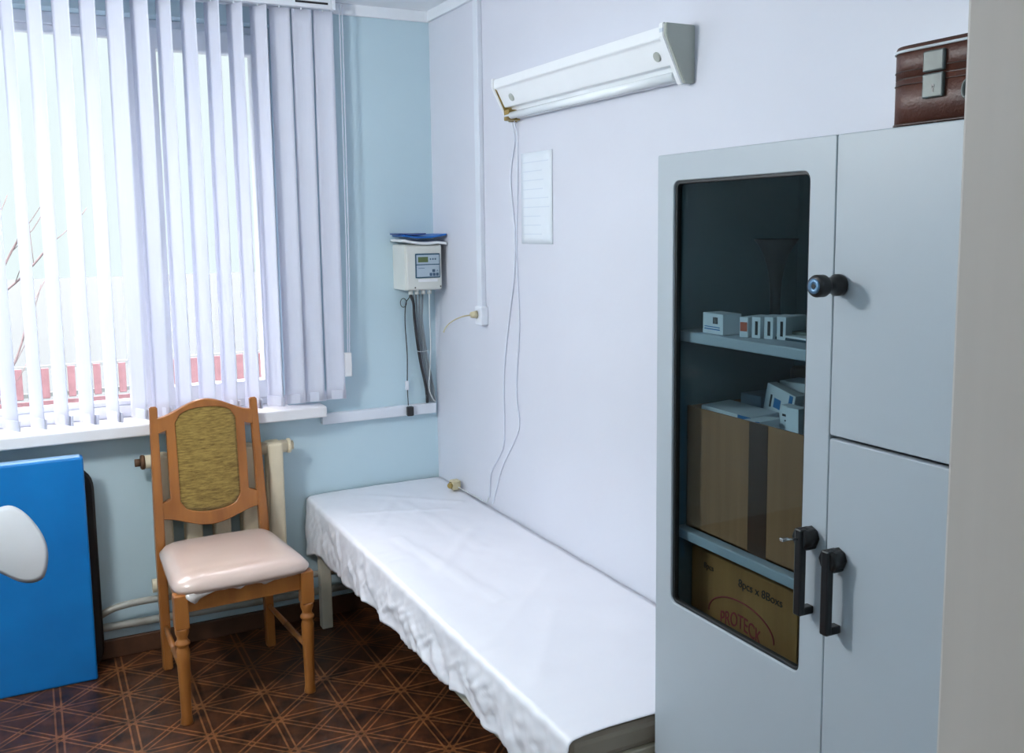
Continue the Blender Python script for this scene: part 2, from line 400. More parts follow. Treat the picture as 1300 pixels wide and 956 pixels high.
# ------------------------------------------------------------------ outside
t = MB().box(-20, 30, 5.0, 60, -1.1, -1.0); tag(t.build('yard_ground', M['snow']), kind='structure')
fen = empty('picket_fence', (2, 15, -1.0), 'red and white picket fence in the yard beyond the window', 'fence')
MB().box(-6, 9, 15.0, 15.05, -1.0, -.76).build('base_board', M['fenr'], fen, world=True)
MB().box(-6, 9, 15.0, 15.04, -.70, -.64).box(-6, 9, 15.0, 15.04, -.30, -.25).build('rail', M['fenw'], fen, world=True)
x = -1.6; k = 0
while x < 4.0:
    w = .10 if k % 2 == 0 else .12
    MB().box(x, x+w, 14.96, 14.985, -.72, -.27+random.uniform(-.01, .01), .01).build('picket', M['fenr'] if k % 2 == 0 else M['fenw'], fen, world=True)
    x += w+.06; k += 1
def tree(name, bx, by, lab, hgt=4.5, seed=1, rr=.05):
    rnd = random.Random(seed); tr = empty(name, (bx, by, -1.0), lab, 'tree')
    tm = MB(); tw = MB()
    trunk = [Vector((bx, by, -1.0))]
    for i in range(6): trunk.append(trunk[-1]+Vector((rnd.uniform(-.1, .1), rnd.uniform(-.05, .05), hgt/6)))
    tm.tube(trunk, rr, 8); tm.build('trunk', M['bark'], tr, world=True)
    for i in range(26):
        v = rnd.uniform(.2, 1); k = min(5, int(v*6)); p = trunk[k].lerp(trunk[k+1], v*6-k)
        a = rnd.uniform(0, 2*PI); L = rnd.uniform(.5, 1.2)*(1.3-v)
        q = [p]
        d = Vector((math.cos(a), math.sin(a)*.6, rnd.uniform(.4, 1))).normalized()
        for s in range(4):
            d = (d+Vector((rnd.uniform(-.3, .3), rnd.uniform(-.3, .3), rnd.uniform(0, .3)))).normalized(); q.append(q[-1]+d*L/4)
            if s: e = (d+Vector((rnd.uniform(-.8, .8), rnd.uniform(-.4, .4), .3))).normalized(); tw.tube([q[-1], q[-1]+e*L*.3, q[-1]+e*L*.45+Vector((0, 0, .05))], .004, 4, 2)
        tw.tube(q, .009, 5, 3)
    tw.build('branches', M['bark'], tr, world=True)
tree('bare_tree', -.35, 9.0, 'leafless tree outside seen through the left of the window', 3.6, 3, .035)

# ------------------------------------------------------------------ radiator + pipes
rad = empty('cast_iron_radiator', (.62, 3.80, 0), 'cream cast iron radiator under the window sill behind the chair', 'radiator')
sec = None
for i in range(5):
    xc = .41+i*.108
    if sec is None:
        m = MB()
        m.box(xc-.031, xc+.031, 3.745, 3.775, .25, .80, .013, 3, smooth=True)
        m.box(xc-.031, xc+.031, 3.805, 3.835, .25, .80, .013, 3, smooth=True)
        m.box(xc-.012, xc+.012, 3.76, 3.82, .28, .76, .003)
        m.cyl((xc-.054, 3.79, .775), (xc+.054, 3.79, .775), .026); m.cyl((xc-.054, 3.79, .285), (xc+.054, 3.79, .285), .026)
        sec = m.build('radiator_section', M['iron'], rad, world=True); x0s = xc
    else:
        c = sec.copy(); COL.objects.link(c); c.parent = rad; c.location = (xc-x0s, 0, 0)
MB().cyl((.896, 3.79, .775), (.912, 3.79, .775), .030, bev=.003).cyl((.912, 3.79, .775), (.922, 3.79, .775), .019, seg=6).build('end_plug', M['iron'], rad, world=True)
MB().cyl((.356, 3.79, .775), (.340, 3.79, .775), .028, bev=.003).cyl((.340, 3.79, .775), (.320, 3.79, .775), .015, seg=8).build('rusty_plug', M['rust'], rad, world=True)
hp = MB(); hp.tube([(1.56, 3.80, .20), (.9, 3.80, .215), (.5, 3.80, .225), (.30, 3.80, .228), (.20, 3.80, .215), (.13, 3.80, .175), (.06, 3.80, .12), (-.3, 3.80, .11)], .0135, 12, 8)
tag(hp.build('upper_heating_pipe', M['pipe']), 'upper painted heating pipe bending down towards the blue board', 'pipe')
hp = MB(); hp.tube([(1.56, 3.842, .118), (.9, 3.842, .122), (.4, 3.842, .13), (.1, 3.842, .135), (-.3, 3.842, .14)], .0155, 12, 4)
tag(hp.build('lower_heating_pipe', M['pipe']), 'lower straight painted heating pipe just above the brown skirting', 'pipe')

# ------------------------------------------------------------------ cable duct on back wall
cd = MB().box(1.062, XR-.016, YB-.03, YB, .833, .878, .003)
tag(cd.build('cable_duct', M['duct']), 'white horizontal plastic cable duct between window sill and room corner', 'cable duct')

# ------------------------------------------------------------------ controller box
cb = empty('control_box', (1.48, YB, 1.385), 'ivory heating control box with green display mounted near the room corner', 'control box')
bx0, bx1, bz0, bz1, by = 1.400, 1.566, 1.385, 1.575, 3.712
MB().box(bx0, bx1, by+.012, YB, bz0, bz1, .006).box(bx0+.004, bx1-.004, by, by+.014, bz0+.003, bz1-.003, .006).build('housing', M['boxw'], cb, world=True)
px0, px1, pz0, pz1 = 1.442, 1.552, 1.436, 1.538
pn = MB().poly([rrect(px0, px1, pz0, pz1, .003)], 'XZ', by-.001, .003).build('control_panel', M['teal'], cb, world=True)
MB().box(px0+.005, px1-.004, by-.0035, by-.002, pz0+.058, pz1-.006).box(px0+.005, px1-.004, by-.0035, by-.002, pz0+.005, pz0+.054).build('panel_face', M['panelg'], pn, world=True)
MB().box(px0+.012, px0+.056, by-.0045, by-.003, pz1-.036, pz1-.014).build('display', M['lcd'], pn, world=True)
for i in range(3): MB().box(px0+.064+i*.011, px0+.070+i*.011, by-.0048, by-.003, pz1-.027, pz1-.020, .001).build('indicator', M['key'], pn, world=True)
for i in range(3): MB().box(px0+.062+i*.0145, px0+.0735+i*.0145, by-.0055, by-.003, pz0+.008, pz0+.021, .0015).build('button', M['key'], pn, world=True)
MB().box(px0+.074, px0+.087, by-.0055, by-.003, pz0+.024, pz0+.036, .0015).build('button', M['key'], pn, world=True)
bt = MB()
text_mb('A', .012, lambda x, y, d: (px0+.097+x, by-.004-d, pz0+.029+y), mb=bt)
MB().box(px0+.012, px0+.040, by-.004, by-.003, pz0+.040, pz0+.042).build('printed_line', M['key'], pn, world=True)
bt.build('key_symbol', M['key'], pn, world=True)
MB().box(px0+.012, px1-.012, by-.002, by, pz0-.016, pz0-.004).build('label_strip', M['paper'], cb, world=True)
for x_, z_ in ((bx0+.040, bz0+.012), (bx1-.012, bz0+.014)): MB().cyl((x_, by-.001, z_), (x_, by+.004, z_), .0035, seg=10).build('screw', M['hookcap'], cb, world=True)
for x_ in (1.432, 1.458, 1.488, 1.516): MB().cyl((x_, by+.035, bz0-.018), (x_, by+.035, bz0+.002), .0095, seg=10).build('cable_gland', M['boxw'], cb, world=True)
# things lying on the box
def sagsheet(name, m, x0, x1, y0, y1, z, fn, th, lab, cat):
    t = bmesh.new(); R = []
    for i in range(21):
        r = []
        for j in range(9):
            u, v = i/20, j/8; x_ = x0+(x1-x0)*u; y_ = y0+(y1-y0)*v
            r.append(t.verts.new((x_, y_, z+fn(u, v))))
        R.append(r)
    for a, b in zip(R, R[1:]):
        for j in range(8): t.faces.new((a[j], b[j], b[j+1], a[j+1])).smooth = True
    mb = MB(); mb._merge(t); return tag(mb.build(name, m, solid=th), lab, cat)
sagsheet('paper_stack', M['paper'], 1.392, 1.586, 3.700, 3.866, 1.598, lambda u, v: -.014*math.sin(PI*u)*(1-v*.7)-.016*max(0, (u-.75))*4*(1-v), .010, 'curled white papers drooping over the control box front', 'papers')
sagsheet('blue_folder', M['bluefolder'], 1.398, 1.584, 3.708, 3.862, 1.613, lambda u, v: .002-.010*math.sin(PI*u)*(1-v)+.004*u, .006, 'bright blue plastic folder lying on top of the control box', 'folder')
sagsheet('navy_folder', M['navyfolder'], 1.386, 1.50, 3.73, 3.855, 1.622, lambda u, v: -.004*math.sin(PI*u)*(1-v), .005, 'small navy blue folder on top of the bright blue folder', 'folder')
# cables
cbn = empty('cable_bundle', (1.52, 3.84, .885), 'tied bundle of grey and dark cables running from control box down to duct', 'cables')
for i in range(4):
    o = i*.0125
    MB().tube([(1.462+o*1.2, 3.80+.004*(i%2), 1.362), (1.468+o, 3.805, 1.31), (1.484+o*.8, 3.832, 1.24), (1.507+o*.8, 3.846, 1.10), (1.537+o*.75, 3.85, .95), (1.545+o*.75, 3.851, .882)], .0048, 8).build('cable', M['cablegrey'], cbn, world=True)
MB().tube([(1.450, 3.80, 1.362), (1.460, 3.79, 1.325), (1.474, 3.818, 1.25), (1.497, 3.833, 1.10), (1.526, 3.836, .95), (1.532, 3.84, .882)], .0066, 8).build('dark_cable', M['cabledark'], cbn, world=True)
MB().tube([(1.486, 3.828, 1.115), (1.50, 3.822, 1.112), (1.53, 3.832, 1.112), (1.546, 3.842, 1.115)], .0014, 6).build('cable_tie', M['cablewhite'], cbn, world=True)
MB().tube([(1.516, by+.035, bz0-.012), (1.520, 3.76, 1.28), (1.538, 3.80, 1.15), (1.546, 3.83, 1.05), (1.540, 3.835, .95), (1.556, 3.835, .90), (1.574, 3.845, .882)], .0028, 8).build('white_cable', M['cablewhite'], cbn, world=True)
pc = empty('sensor_cord', (1.435, YB-.02, .85), 'thin dark cord with a black plug hanging left of the bundle', 'cord')
ring = [(1.438+.014*math.cos(a), 3.852, 1.325+.019*math.sin(a)) for a in [k*PI/6 for k in range(13)]]
MB().tube([(1.432, by+.036, bz0-.01), (1.440, 3.79, 1.35), (1.448, 3.85, 1.32), (1.443, 3.852, 1.24), (1.449, 3.852, 1.10), (1.446, 3.852, .97), (1.445, 3.844, .872)], .0022, 6).tube(ring, .0016, 6, 3).build('cord', M['cabledark'], pc, world=True)
MB().box(1.432, 1.462, YB-.052, YB-.031, .834, .876, .005).build('plug', M['cabledark'], pc, world=True)
MB().box(1.4365, 1.4515, YB-.023, YB-.011, .945, .985, .003).build('white_tag', M['pvc'], pc, world=True)

# ------------------------------------------------------------------ right wall: conduit, socket, lamp cords, notice
c = MB().box(XR-.020, XR, 3.345, 3.387, 1.335, H-.045, .003)
tag(c.build('vertical_conduit', M['duct']), 'white vertical cable conduit running down the right wall from ceiling', 'conduit')
so = empty('wall_socket', (XR, 3.35, 1.26), 'small white socket with a beige plug at the conduit end', 'socket')
MB().box(XR-.032, XR, 3.325, 3.385, 1.265, 1.338, .005).build('socket_body', M['pvc'], so, world=True)
MB().cyl((XR-.032, 3.362, 1.307), (XR-.060, 3.366, 1.305), .016, .011, seg=14, bev=.002).tube([(XR-.055, 3.366, 1.305), (XR-.09, 3.375, 1.300), (XR-.125, 3.385, 1.285), (XR-.15, 3.395, 1.262), (XR-.16, 3.40, 1.24)], .0028, 6).build('plug', M['beige'], so, world=True)
nt_ = empty('wall_notice', (XR, 2.92, 1.58), 'pale sheet of paper stuck on the right wall below the lamp', 'notice')
nn = MB(); t = bmesh.new(); R = []
for i in range(9):
    r = []
    for j in range(13):
        u, v = i/8, j/12; yy = 3.035-(3.035-2.812)*u; zz = 1.585+(1.90-1.585)*v
        r.append(t.verts.new((XR-.002-.0012*(u*(1-u))*abs(math.sin(v*4)), yy, zz)))
    R.append(r)
for a, b in zip(R, R[1:]):
    for j in range(12): t.faces.new((a[j], b[j], b[j+1], a[j+1])).smooth = True
nn._merge(t); nn.build('sheet', M['notice'], nt_, world=True, solid=.0006)
pr = MB()
for k in range(9):
    z_ = 1.865-k*.031; pr.box(XR-.0035, XR-.0025, 3.02-.19*random.uniform(.6, 1), 3.02, z_, z_+.003)
pr.build('printed_lines', M['print'], nt_, world=True)

lp = empty('wall_lamp', (XR, 2.58, 2.02), 'long white fluorescent wall lamp fixed high on the right wall', 'lamp')
LY0, LY1 = 2.055, 3.085; zt, zb = 2.160, 2.012
def cap_profile(ex=0):
    return [(XR, zb-ex), (XR-.032-ex, zb-ex), (XR-.092-ex, zt-.030), (XR-.092-ex, zt+ex), (XR, zt+ex)]
def prism_y(mb, prof, y0, y1, bev=0.0):
    t = bmesh.new(); a = [t.verts.new((p[0], y0, p[1])) for p in prof]; b = [t.verts.new((p[0], y1, p[1])) for p in prof]
    t.faces.new(a[::-1]); t.faces.new(b); n_ = len(prof)
    for i in range(n_): t.faces.new((a[i], a[(i+1) % n_], b[(i+1) % n_], b[i]))
    bmesh.ops.recalc_face_normals(t, faces=t.faces)
    if bev: bmesh.ops.bevel(t, geom=t.edges[:], offset=bev, segments=2, affect='EDGES')
    return mb._merge(t)
prism_y(MB(), [(XR, zt-.004), (XR-.086, zt-.004), (XR-.088, zt-.034), (XR-.078, zt-.040), (XR-.048, zb+.050), (XR-.020, zb+.050), (XR-.020, zb+.010), (XR, zb+.010)], LY0+.02, LY1-.012, .0015).build('housing', M['lampw'], lp, world=True)
e1 = prism_y(MB(), cap_profile(), LY0, LY0+.026, .002).build('end_cap', M['lampg'], lp, world=True)
e1b = prism_y(MB(), [(XR-.004, zb-.002), (XR-.035, zb-.002), (XR-.095, zt-.031), (XR-.095, zt+.002), (XR-.004, zt+.002)], LY0+.010, LY0+.030, .002).build('cap_rim', M['lampw'], e1, world=True)
e2 = prism_y(MB(), cap_profile(), LY1-.014, LY1, .002).build('end_cap', M['lampw'], lp, world=True)
prism_y(MB(), [(XR, zb+.002), (XR-.031, zb+.002), (XR-.084, zt-.036), (XR-.02, zt-.036)], LY1-.0185, LY1-.0135).build('yellowed_lining', M['lampy'], e2, world=True)
MB().cyl((XR-.040, LY0+.03, zb+.020), (XR-.040, LY1-.02, zb+.020), .0125, seg=18).build('tube', M['tube'], lp, world=True)
MB().box(XR-.052, XR-.006, LY1-.055, LY1-.018, zb+.004, zb+.040, .002).build('lamp_holder', M['lampy'], lp, world=True)
for yy in (2.135, 2.985):
    p = Vector((XR-.062, yy, zt-.072)); nrm = Vector((-.058, 0, -.030)).normalized()
    MB().cyl(p-nrm*.004, p+nrm*.004, .0135, seg=18, bev=.001).build('fixing_knob', M['lampg'], lp, world=True)
MB().box(XR-.0955, XR-.0915, LY0+.012, LY0+.026, zt-.022, zt-.012).build('marking', M['print'], lp, world=True)
c = MB().tube([(XR-.02, 3.07, zb+.006), (XR-.006, 3.075, 1.95), (XR-.004, 3.115, 1.82), (XR-.004, 3.086, 1.62), (XR-.004, 3.10, 1.45), (XR-.004, 3.138, 1.32), (XR-.004, 3.19, 1.10), (XR-.004, 3.195, .90), (XR-.004, 3.21, .80), (XR-.004, 3.31, .69), (XR-.005, 3.33, .62), (XR-.008, 3.33, .575)], .0026, 6, 8)
tag(c.build('lamp_cord', M['cablepale']), 'pale cord from the lamp hanging nearest the conduit side', 'cord')
c = MB().tube([(XR-.02, 3.05, zb+.006), (XR-.006, 3.055, 1.95), (XR-.004, 3.06, 1.80), (XR-.004, 3.075, 1.55), (XR-.004, 3.06, 1.30), (XR-.004, 3.09, 1.05), (XR-.004, 3.07, .92), (XR-.004, 3.11, .85), (XR-.004, 3.22, .72), (XR-.006, 3.28, .60), (XR-.012, 3.29, .56)], .0020, 6, 8)
tag(c.build('lamp_cord', M['cablepale']), 'second pale cord from the lamp hanging nearest the notice', 'cord')

# ------------------------------------------------------------------ couch + sheet
CX0, CY0, CY1 = .985, 1.69, 3.855
co = empty('examination_couch', (1.28, 2.8, 0), 'low examination couch with cream legs along the right wall', 'couch')
MB().box(CX0+.012, XR-.012, CY0+.01, CY1-.01, .455, .525, .02, 3).build('mattress', M['mattress'], co, world=True)
MB().box(CX0+.008, CX0+.036, CY0+.01, CY1-.01, .352, .455, .003).box(XR-.045, XR-.02, CY0+.01, CY1-.01, .375, .455, .003).box(CX0+.03, XR-.03, CY0+.01, CY0+.035, .375, .455, .003).box(CX0+.03, XR-.03, CY1-.035, CY1-.01, .375, .455, .003).build('frame', M['legpaint'], co, world=True)
for lx, ly in ((CX0+.012, 3.72), (XR-.07, 3.72), (CX0+.012, 1.78), (XR-.07, 1.78)):
    MB().box(lx, lx+.045, ly, ly+.045, 0, .452, .004).build('leg', M['legpaint'], co, world=True)
def seg_d(px, py, a, b):
    ax, ay = a; bx, by_ = b; dx, dy = bx-ax, by_-ay; t = max(0, min(1, ((px-ax)*dx+(py-ay)*dy)/(dx*dx+dy*dy))); return math.hypot(px-ax-t*dx, py-ay-t*dy)
creases = [((1.13, 3.15), (1.20, 2.45), .0045, .012), ((1.05, 2.2), (1.45, 2.6), .002, .02), ((1.08, 3.5), (1.42, 3.38), .0025, .012), ((1.2, 3.72), (1.5, 3.45), .003, .014), ((1.12, 2.75), (1.4, 3.1), .002, .02),
           ((1.05, 1.95), (1.3, 2.3), .002, .015), ((1.3, 3.6), (1.35, 2.9), .0025, .014), ((1.1, 3.3), (1.28, 3.62), .0025, .01)]
t = bmesh.new(); R = []
NY, NT = 260, 54
for i in range(NY+1):
    y_ = CY1-(CY1-CY0)*i/NY; r = []
    fr_ = (CY1-y_)
    zbot = .325+.045*min(1, fr_/1.4)+.006*math.sin(y_*9)+.004*math.sin(y_*23)
    if fr_ < .12: zbot -= .05*(1-fr_/.12)
    for j in range(NT+1):
        u = j/NT
        if u < .5:
            x_ = (XR-.004)-(XR-.004-CX0-.018)*(u/.5); z_ = .538
            for a, b, hh, w in creases: z_ += 1.7*hh*math.exp(-(seg_d(x_, y_, a, b)/w)**2)
            z_ += .0025*noise.noise(Vector((x_*9, y_*5, 0)))+.0012*noise.noise(Vector((x_*30, y_*12, 3)))
            edge = max(0, (u-.40)/.1); z_ -= .006*edge**3
            z_ += .0018*noise.noise(Vector((1, y_*26, 0)))*edge
        elif u < .58:
            a = (u-.5)/.08*PI/2; x_ = CX0+.018-.018*math.sin(a); z_ = .532-.018*(1-math.cos(a))
            z_ += .0018*noise.noise(Vector((1, y_*26, 0)))
            x_ -= .004*noise.noise(Vector((3, y_*22, 0)))*math.sin(a)
        else:
            v = (u-.58)/.42; z_ = .514+(zbot-.514)*v
            f1 = noise.noise(Vector((y_*13+v*1.3, v*1.6, 5))); f2 = noise.noise(Vector((y_*34+v*3, v*3, 9))); f3 = abs(noise.noise(Vector((y_*21-v*4, v*2.5, 2))))
            x_ = CX0-.004*noise.noise(Vector((3, y_*22, 0)))*(1-v)-.016*f1*v**.8-.008*f2*v**.6-.010*f3*math.sin(PI*min(1, v))-.007*v
            z_ += .010*noise.noise(Vector((y_*6, 8, 1)))*v
        x_ = min(x_, XR-.004)
        r.append(t.verts.new((x_, y_, z_)))
    R.append(r)
for a, b in zip(R, R[1:]):
    for j in range(NT): t.faces.new((a[j], a[j+1], b[j+1], b[j])).smooth = True
mb = MB(); mb._merge(t); sh = mb.build('couch_sheet', M['sheet'], origin=(1.28, 2.8, .53), solid=0.0)
md = sh.modifiers.new('Solidify', 'SOLIDIFY'); md.thickness = .0012; md.offset = 1
tag(sh, 'white creased oilcloth sheet draped over the examination couch', 'sheet')
# small plug on the sheet
pg = empty('loose_socket', (1.555, 3.60, .545), 'small beige extension socket lying on the couch against the wall', 'socket')
MB().box(1.535, 1.575, 3.585, 3.625, .546, .588, .008, 3).build('socket_body', M['beige'], pg, world=True)
MB().cyl((1.534, 3.600, .568), (1.524, 3.594, .567), .014, .011, seg=14).build('socket_face', M['lampy'], pg, world=True)
MB().tube([(1.56, 3.59, .56), (1.575, 3.54, .552), (1.583, 3.45, .548), (1.583, 3.36, .55), (1.583, 3.335, .58)], .0026, 6).build('cord', M['cablewhite'], pg, world=True)

# ------------------------------------------------------------------ chair
ch = empty('dining_chair', (.597, 3.215, 0), 'wooden chair with cream plastic-covered seat and olive upholstered back', 'chair', rz=math.radians(2.5))
lean = lambda z: 0.475+max(0, z-.46)*.085
def shear(c): return Vector((c.x, c.y+lean(c.z), c.z))
# rear legs / posts
for s in (-1, 1):
    prof = [(.0, .455), (.10, .459), (.25, .466), (.40, .473), (.50, .476), (.62, .488), (.80, .504), (.995, .520)]
    t = bmesh.new(); rings = []
    for z_, y_ in prof:
        w = .017 if z_ < .6 else .017-(z_-.6)*.0075
        d = .019 if z_ < .5 else .019-(z_-.5)*.016
        xc = s*(.196-.010*max(0, z_-.45)*2)
        rings.append([t.verts.new((xc+a*w, y_+b*d, z_)) for a, b in ((-1, -1), (1, -1), (1, 1), (-1, 1))])
    for a, b in zip(rings, rings[1:]):
        for k in range(4): t.faces.new((a[k], a[(k+1) % 4], b[(k+1) % 4], b[k]))
    t.faces.new(rings[0][::-1]); t.faces.new(rings[-1])
    bmesh.ops.recalc_face_normals(t, faces=t.faces)
    bmesh.ops.bevel(t, geom=t.edges[:], offset=.004, segments=2, affect='EDGES')
    mb = MB(); mb._merge(t); mb.build('rear_leg', M['wood'], ch)
# back frame outline
hw = .178
outer = []
for k in range(25):                                             # top arch
    u = -1+2*k/24; z_ = .952+.056*(math.cos(PI*u)*.5+.5)**.9; outer.append((u*hw, z_))
outer += [(hw, .628), (hw, .572)]
for k in range(1, 24):
    u = 1-2*k/24; outer.append((u*hw, .572-.045*(math.cos(PI*u)*.5+.5)**.8))
outer += [(-hw, .572), (-hw, .628)]
def gap(s):
    a, b = .146, .172
    g = [(s*b, .885), (s*a, .893), (s*a, .64), (s*b, .636)]
    return g if s > 0 else g[::-1]
def oval(w, z0, z1, rise):
    o = []
    for k in range(13): u = -1+2*k/12; o.append((u*w, z1-rise+rise*math.sqrt(max(0, 1-abs(u)**2.4))))
    for k in range(13): u = 1-2*k/12; o.append((u*w, z0+rise-rise*math.sqrt(max(0, 1-abs(u)**2.4))))
    return o
outline = []
# rails run into the posts; side gaps are open between post and stile
g1 = [(hw+.004, .890), (.144, .900), (.144, .642), (hw+.004, .632)]
top = [(u_, z_) for u_, z_ in outer[:25]]
poly = top + [(hw, .893), (.146, .903), (.146, .645), (hw, .632)] + outer[26:50-1] + [(-hw, .572), (-hw, .632), (-.146, .645), (-.146, .903), (-hw, .893)]
MB().poly([poly, oval(.112, .580, .978, .05)[::-1]], 'XZ', 0, .024, .003, shear).build('back_frame', M['wood'], ch)
# upholstered panel, domed
t = bmesh.new(); ov = oval(.115, .577, .981, .05); cz = .78
N = 8; rings = []
for k in range(N+1):
    s_ = 1-k/N*.97; d = .012*(1-(1-k/N)**2.6*1.0)
    rings.append([t.verts.new((p[0]*s_, -.006-d, cz+(p[1]-cz)*s_)) for p in ov])
back = [t.verts.new((p[0], .010, p[1])) for p in ov]
for a, b in zip([back]+rings, rings):
    n_ = len(ov)
    for k in range(n_): t.faces.new((a[k], a[(k+1) % n_], b[(k+1) % n_], b[k])).smooth = True
t.faces.new(rings[-1]); t.faces.new(back[::-1])
for v in t.verts: v.co = shear(v.co)
mb = MB(); mb._merge(t); mb.build('back_pad', M['uph'], ch)
# seat cushion
t = bmesh.new(); NX, NYs = 28, 28; R = []
def seatpt(u, v, top):
    # u -1..1 across, v -1..1 front to back ; slightly trapezoid with soft corners
    q = (abs(u)**8+abs(v)**8)**(1/8) if (u or v) else 0
    m_ = max(abs(u), abs(v)); k = m_/q if q > 0 else 1
    uu, vv = u*k**1.0, v*k**1.0
    w = .240-.030*(vv*.5+.5); y_ = .215+.248*vv-(.010*(1-uu*uu) if vv < 0 else 0)*abs(vv)
    r = max(abs(u), abs(v)); e = max(0, (r-.72)/.28)
    if top: z_ = .498+.010*(1-r*r)-.030*e**3+.0015*noise.noise(Vector((u*3, v*3, 1)))-.004*math.exp(-((vv+.62)/.06)**2)*(1-abs(uu))
    else: z_ = .452
    return Vector((uu*w, y_, z_))
grid = [[t.verts.new(seatpt(-1+2*i/NX, -1+2*j/NYs, True)) for j in range(NYs+1)] for i in range(NX+1)]
gridb = [[t.verts.new(seatpt((-1+2*i/NX)*.975, (-1+2*j/NYs)*.975, False)) for j in range(NYs+1)] for i in range(NX+1)]
for i in range(NX):
    for j in range(NYs):
        t.faces.new((grid[i][j], grid[i+1][j], grid[i+1][j+1], grid[i][j+1])); t.faces.new((gridb[i][j], gridb[i][j+1], gridb[i+1][j+1], gridb[i+1][j]))
for i in range(NX):
    t.faces.new((grid[i+1][0], grid[i][0], gridb[i][0], gridb[i+1][0])); t.faces.new((grid[i][NYs], grid[i+1][NYs], gridb[i+1][NYs], gridb[i][NYs]))
for j in range(NYs):
    t.faces.new((grid[0][j], grid[0][j+1], gridb[0][j+1], gridb[0][j])); t.faces.new((grid[NX][j+1], grid[NX][j], gridb[NX][j], gridb[NX][j+1]))
for f in t.faces: f.smooth = True
mb = MB(); mb._merge(t); seat = mb.build('seat', M['vinyl'], ch)
# torn plastic wrap hanging under the cushion's front edge
t = bmesh.new(); rr_ = random.Random(4); a_ = []; b_ = []
for k in range(30):
    u = k/29; x_ = -.20+.34*u; dz = .006+.026*max(0, noise.noise(Vector((u*7, 0, 3))))+(.022*math.exp(-((u-.10)/.09)**2))
    a_.append(t.verts.new((x_, -.030, .456))); b_.append(t.verts.new((x_+.004*math.sin(k), -.030-.004*math.sin(k*1.3), .456-dz)))
for k in range(29): t.faces.new((a_[k], a_[k+1], b_[k+1], b_[k])).smooth = True
mb = MB(); mb._merge(t); mb.build('wrap_edge', M['plasticwrap'], seat, solid=.0006)
# aprons
MB().box(-.19, .19, -.012, .008, .388, .452, .002).build('front_apron', M['wood'], ch)
MB().box(-.18, .18, .462, .480, .398, .452, .002).build('rear_apron', M['wood'], ch)
for s in (-1, 1):
    mb = MB(); mb.box(-.009, .009, 0, .455, .398, .452, .002, mtx=Matrix.Translation((s*.212, .005, 0)) @ Matrix.Rotation(s*.055, 4, 'Z')); mb.build('side_apron', M['wood'], ch)
# turned front legs
for s in (-1, 1):
    mb = MB(); lx = s*.213
    mb.box(lx-.023, lx+.023, -.023, .023, .335, .452, .004)
    mb.lathe([(.020, .0), (.021, .004), (.0175, .03), (.019, .12), (.0215, .22), (.0225, .255), (.0185, .268), (.0185, .272), (.0245, .280), (.0245, .286), (.018, .294), (.017, .302), (.0225, .318), (.0230, .330), (.0225, .336)], (lx, 0, 0), 24)
    mb.build('front_leg', M['wood'], ch)
for s in (-1, 1):
    MB().cyl((s*.212, .010, .165), (s*.204, .235, .165), .0085, .0115, seg=14).cyl((s*.204, .235, .165), (s*.196, .455, .165), .0115, .0085, seg=14).build('stretcher', M['wood'], ch)

# ------------------------------------------------------------------ blue board
bb = empty('blue_board', (-.14, 3.71, 0), 'big blue painted board with a white moulded patch, left of the chair', 'board')
MB().box(-.42, .140, 3.690, 3.745, 0.0, .842, .008, 3).build('board_panel', M['blue'], bb, world=True)
MB().box(-.412, .130, 3.696, 3.739, .838, .8455, .003).build('lit_top_strip', M['blueedge'], bb, world=True)  # light on the board's top face, put in as a paler colour
# white patch on the front
pts = [(-.142,.698),(-.098,.700),(-.055,.665),(-.015,.60),(.005,.537),(.005,.480),(-.010,.424),(-.042,.406),(-.087,.415),(-.13,.445),(-.17,.48),(-.21,.54),(-.215,.62),(-.185,.68)]
P2 = []
for i in range(len(pts)):
    a, b, c_, d = [Vector(pts[(i+k) % len(pts)]) for k in (-1, 0, 1, 2)]
    for k in range(4):
        u = k/4; P2.append(0.5*((2*b)+(c_-a)*u+(2*a-5*b+4*c_-d)*u*u+(3*b-a-3*c_+d)*u**3))
cen = Vector((-.10, .56)); t = bmesh.new(); rings = []
for k in range(8):
    s_ = 1-.96*k/7; d = .018*(1-(1-k/7)**2)
    rings.append([t.verts.new((cen.x+(p.x-cen.x)*s_, 3.6905-d, cen.y+(p.y-cen.y)*s_)) for p in P2])
for a, b in zip(rings, rings[1:]):
    for k in range(len(P2)): t.faces.new((a[k], a[(k+1) % len(P2)], b[(k+1) % len(P2)], b[k])).smooth = True
t.faces.new(rings[-1]); t.faces.new(rings[0][::-1])
mb = MB(); mb._merge(t); tag(mb.build('moulded_patch', M['patch'], bb, world=True), 'white rounded patch')
t_ = MB().poly([rrect(-.20, .172, .0, .80, .09, 8)], 'XZ', 3.764, .026, .008)
tag(t_.build('black_tray', M['black']), 'tall black round-cornered tray showing behind the blue board edge', 'tray')

# ------------------------------------------------------------------ cabinet
KX, KY0, KY1, KZ = 1.19, .66, 1.658, 1.792
KM = 1.163                               # seam between the two doors
kb = XR-.012
cab = empty('medical_cabinet', (1.39, 1.16, 0), 'tall pale grey metal cabinet with one glazed door', 'cabinet')
MB().box(KX+.02, kb, KY1-.018, KY1-.001, .06, KZ, .002).box(KX+.02, kb, KY0+.001, KY0+.018, .06, KZ, .002).box(KX+.02, kb, KY0, KY1, KZ-.018, KZ, .002).box(KX+.02, kb, KY0, KY1, .06, .09, .002).box(kb-.012, kb, KY0, KY1, .06, KZ, .001).box(KX+.02, kb, KM-.009, KM+.009, .09, KZ-.018).build('body', M['cab'], cab, world=True)
MB().box(KX+.04, kb-.02, KY0+.03, KY1-.03, 0, .06).build('plinth', M['black'], cab, world=True)
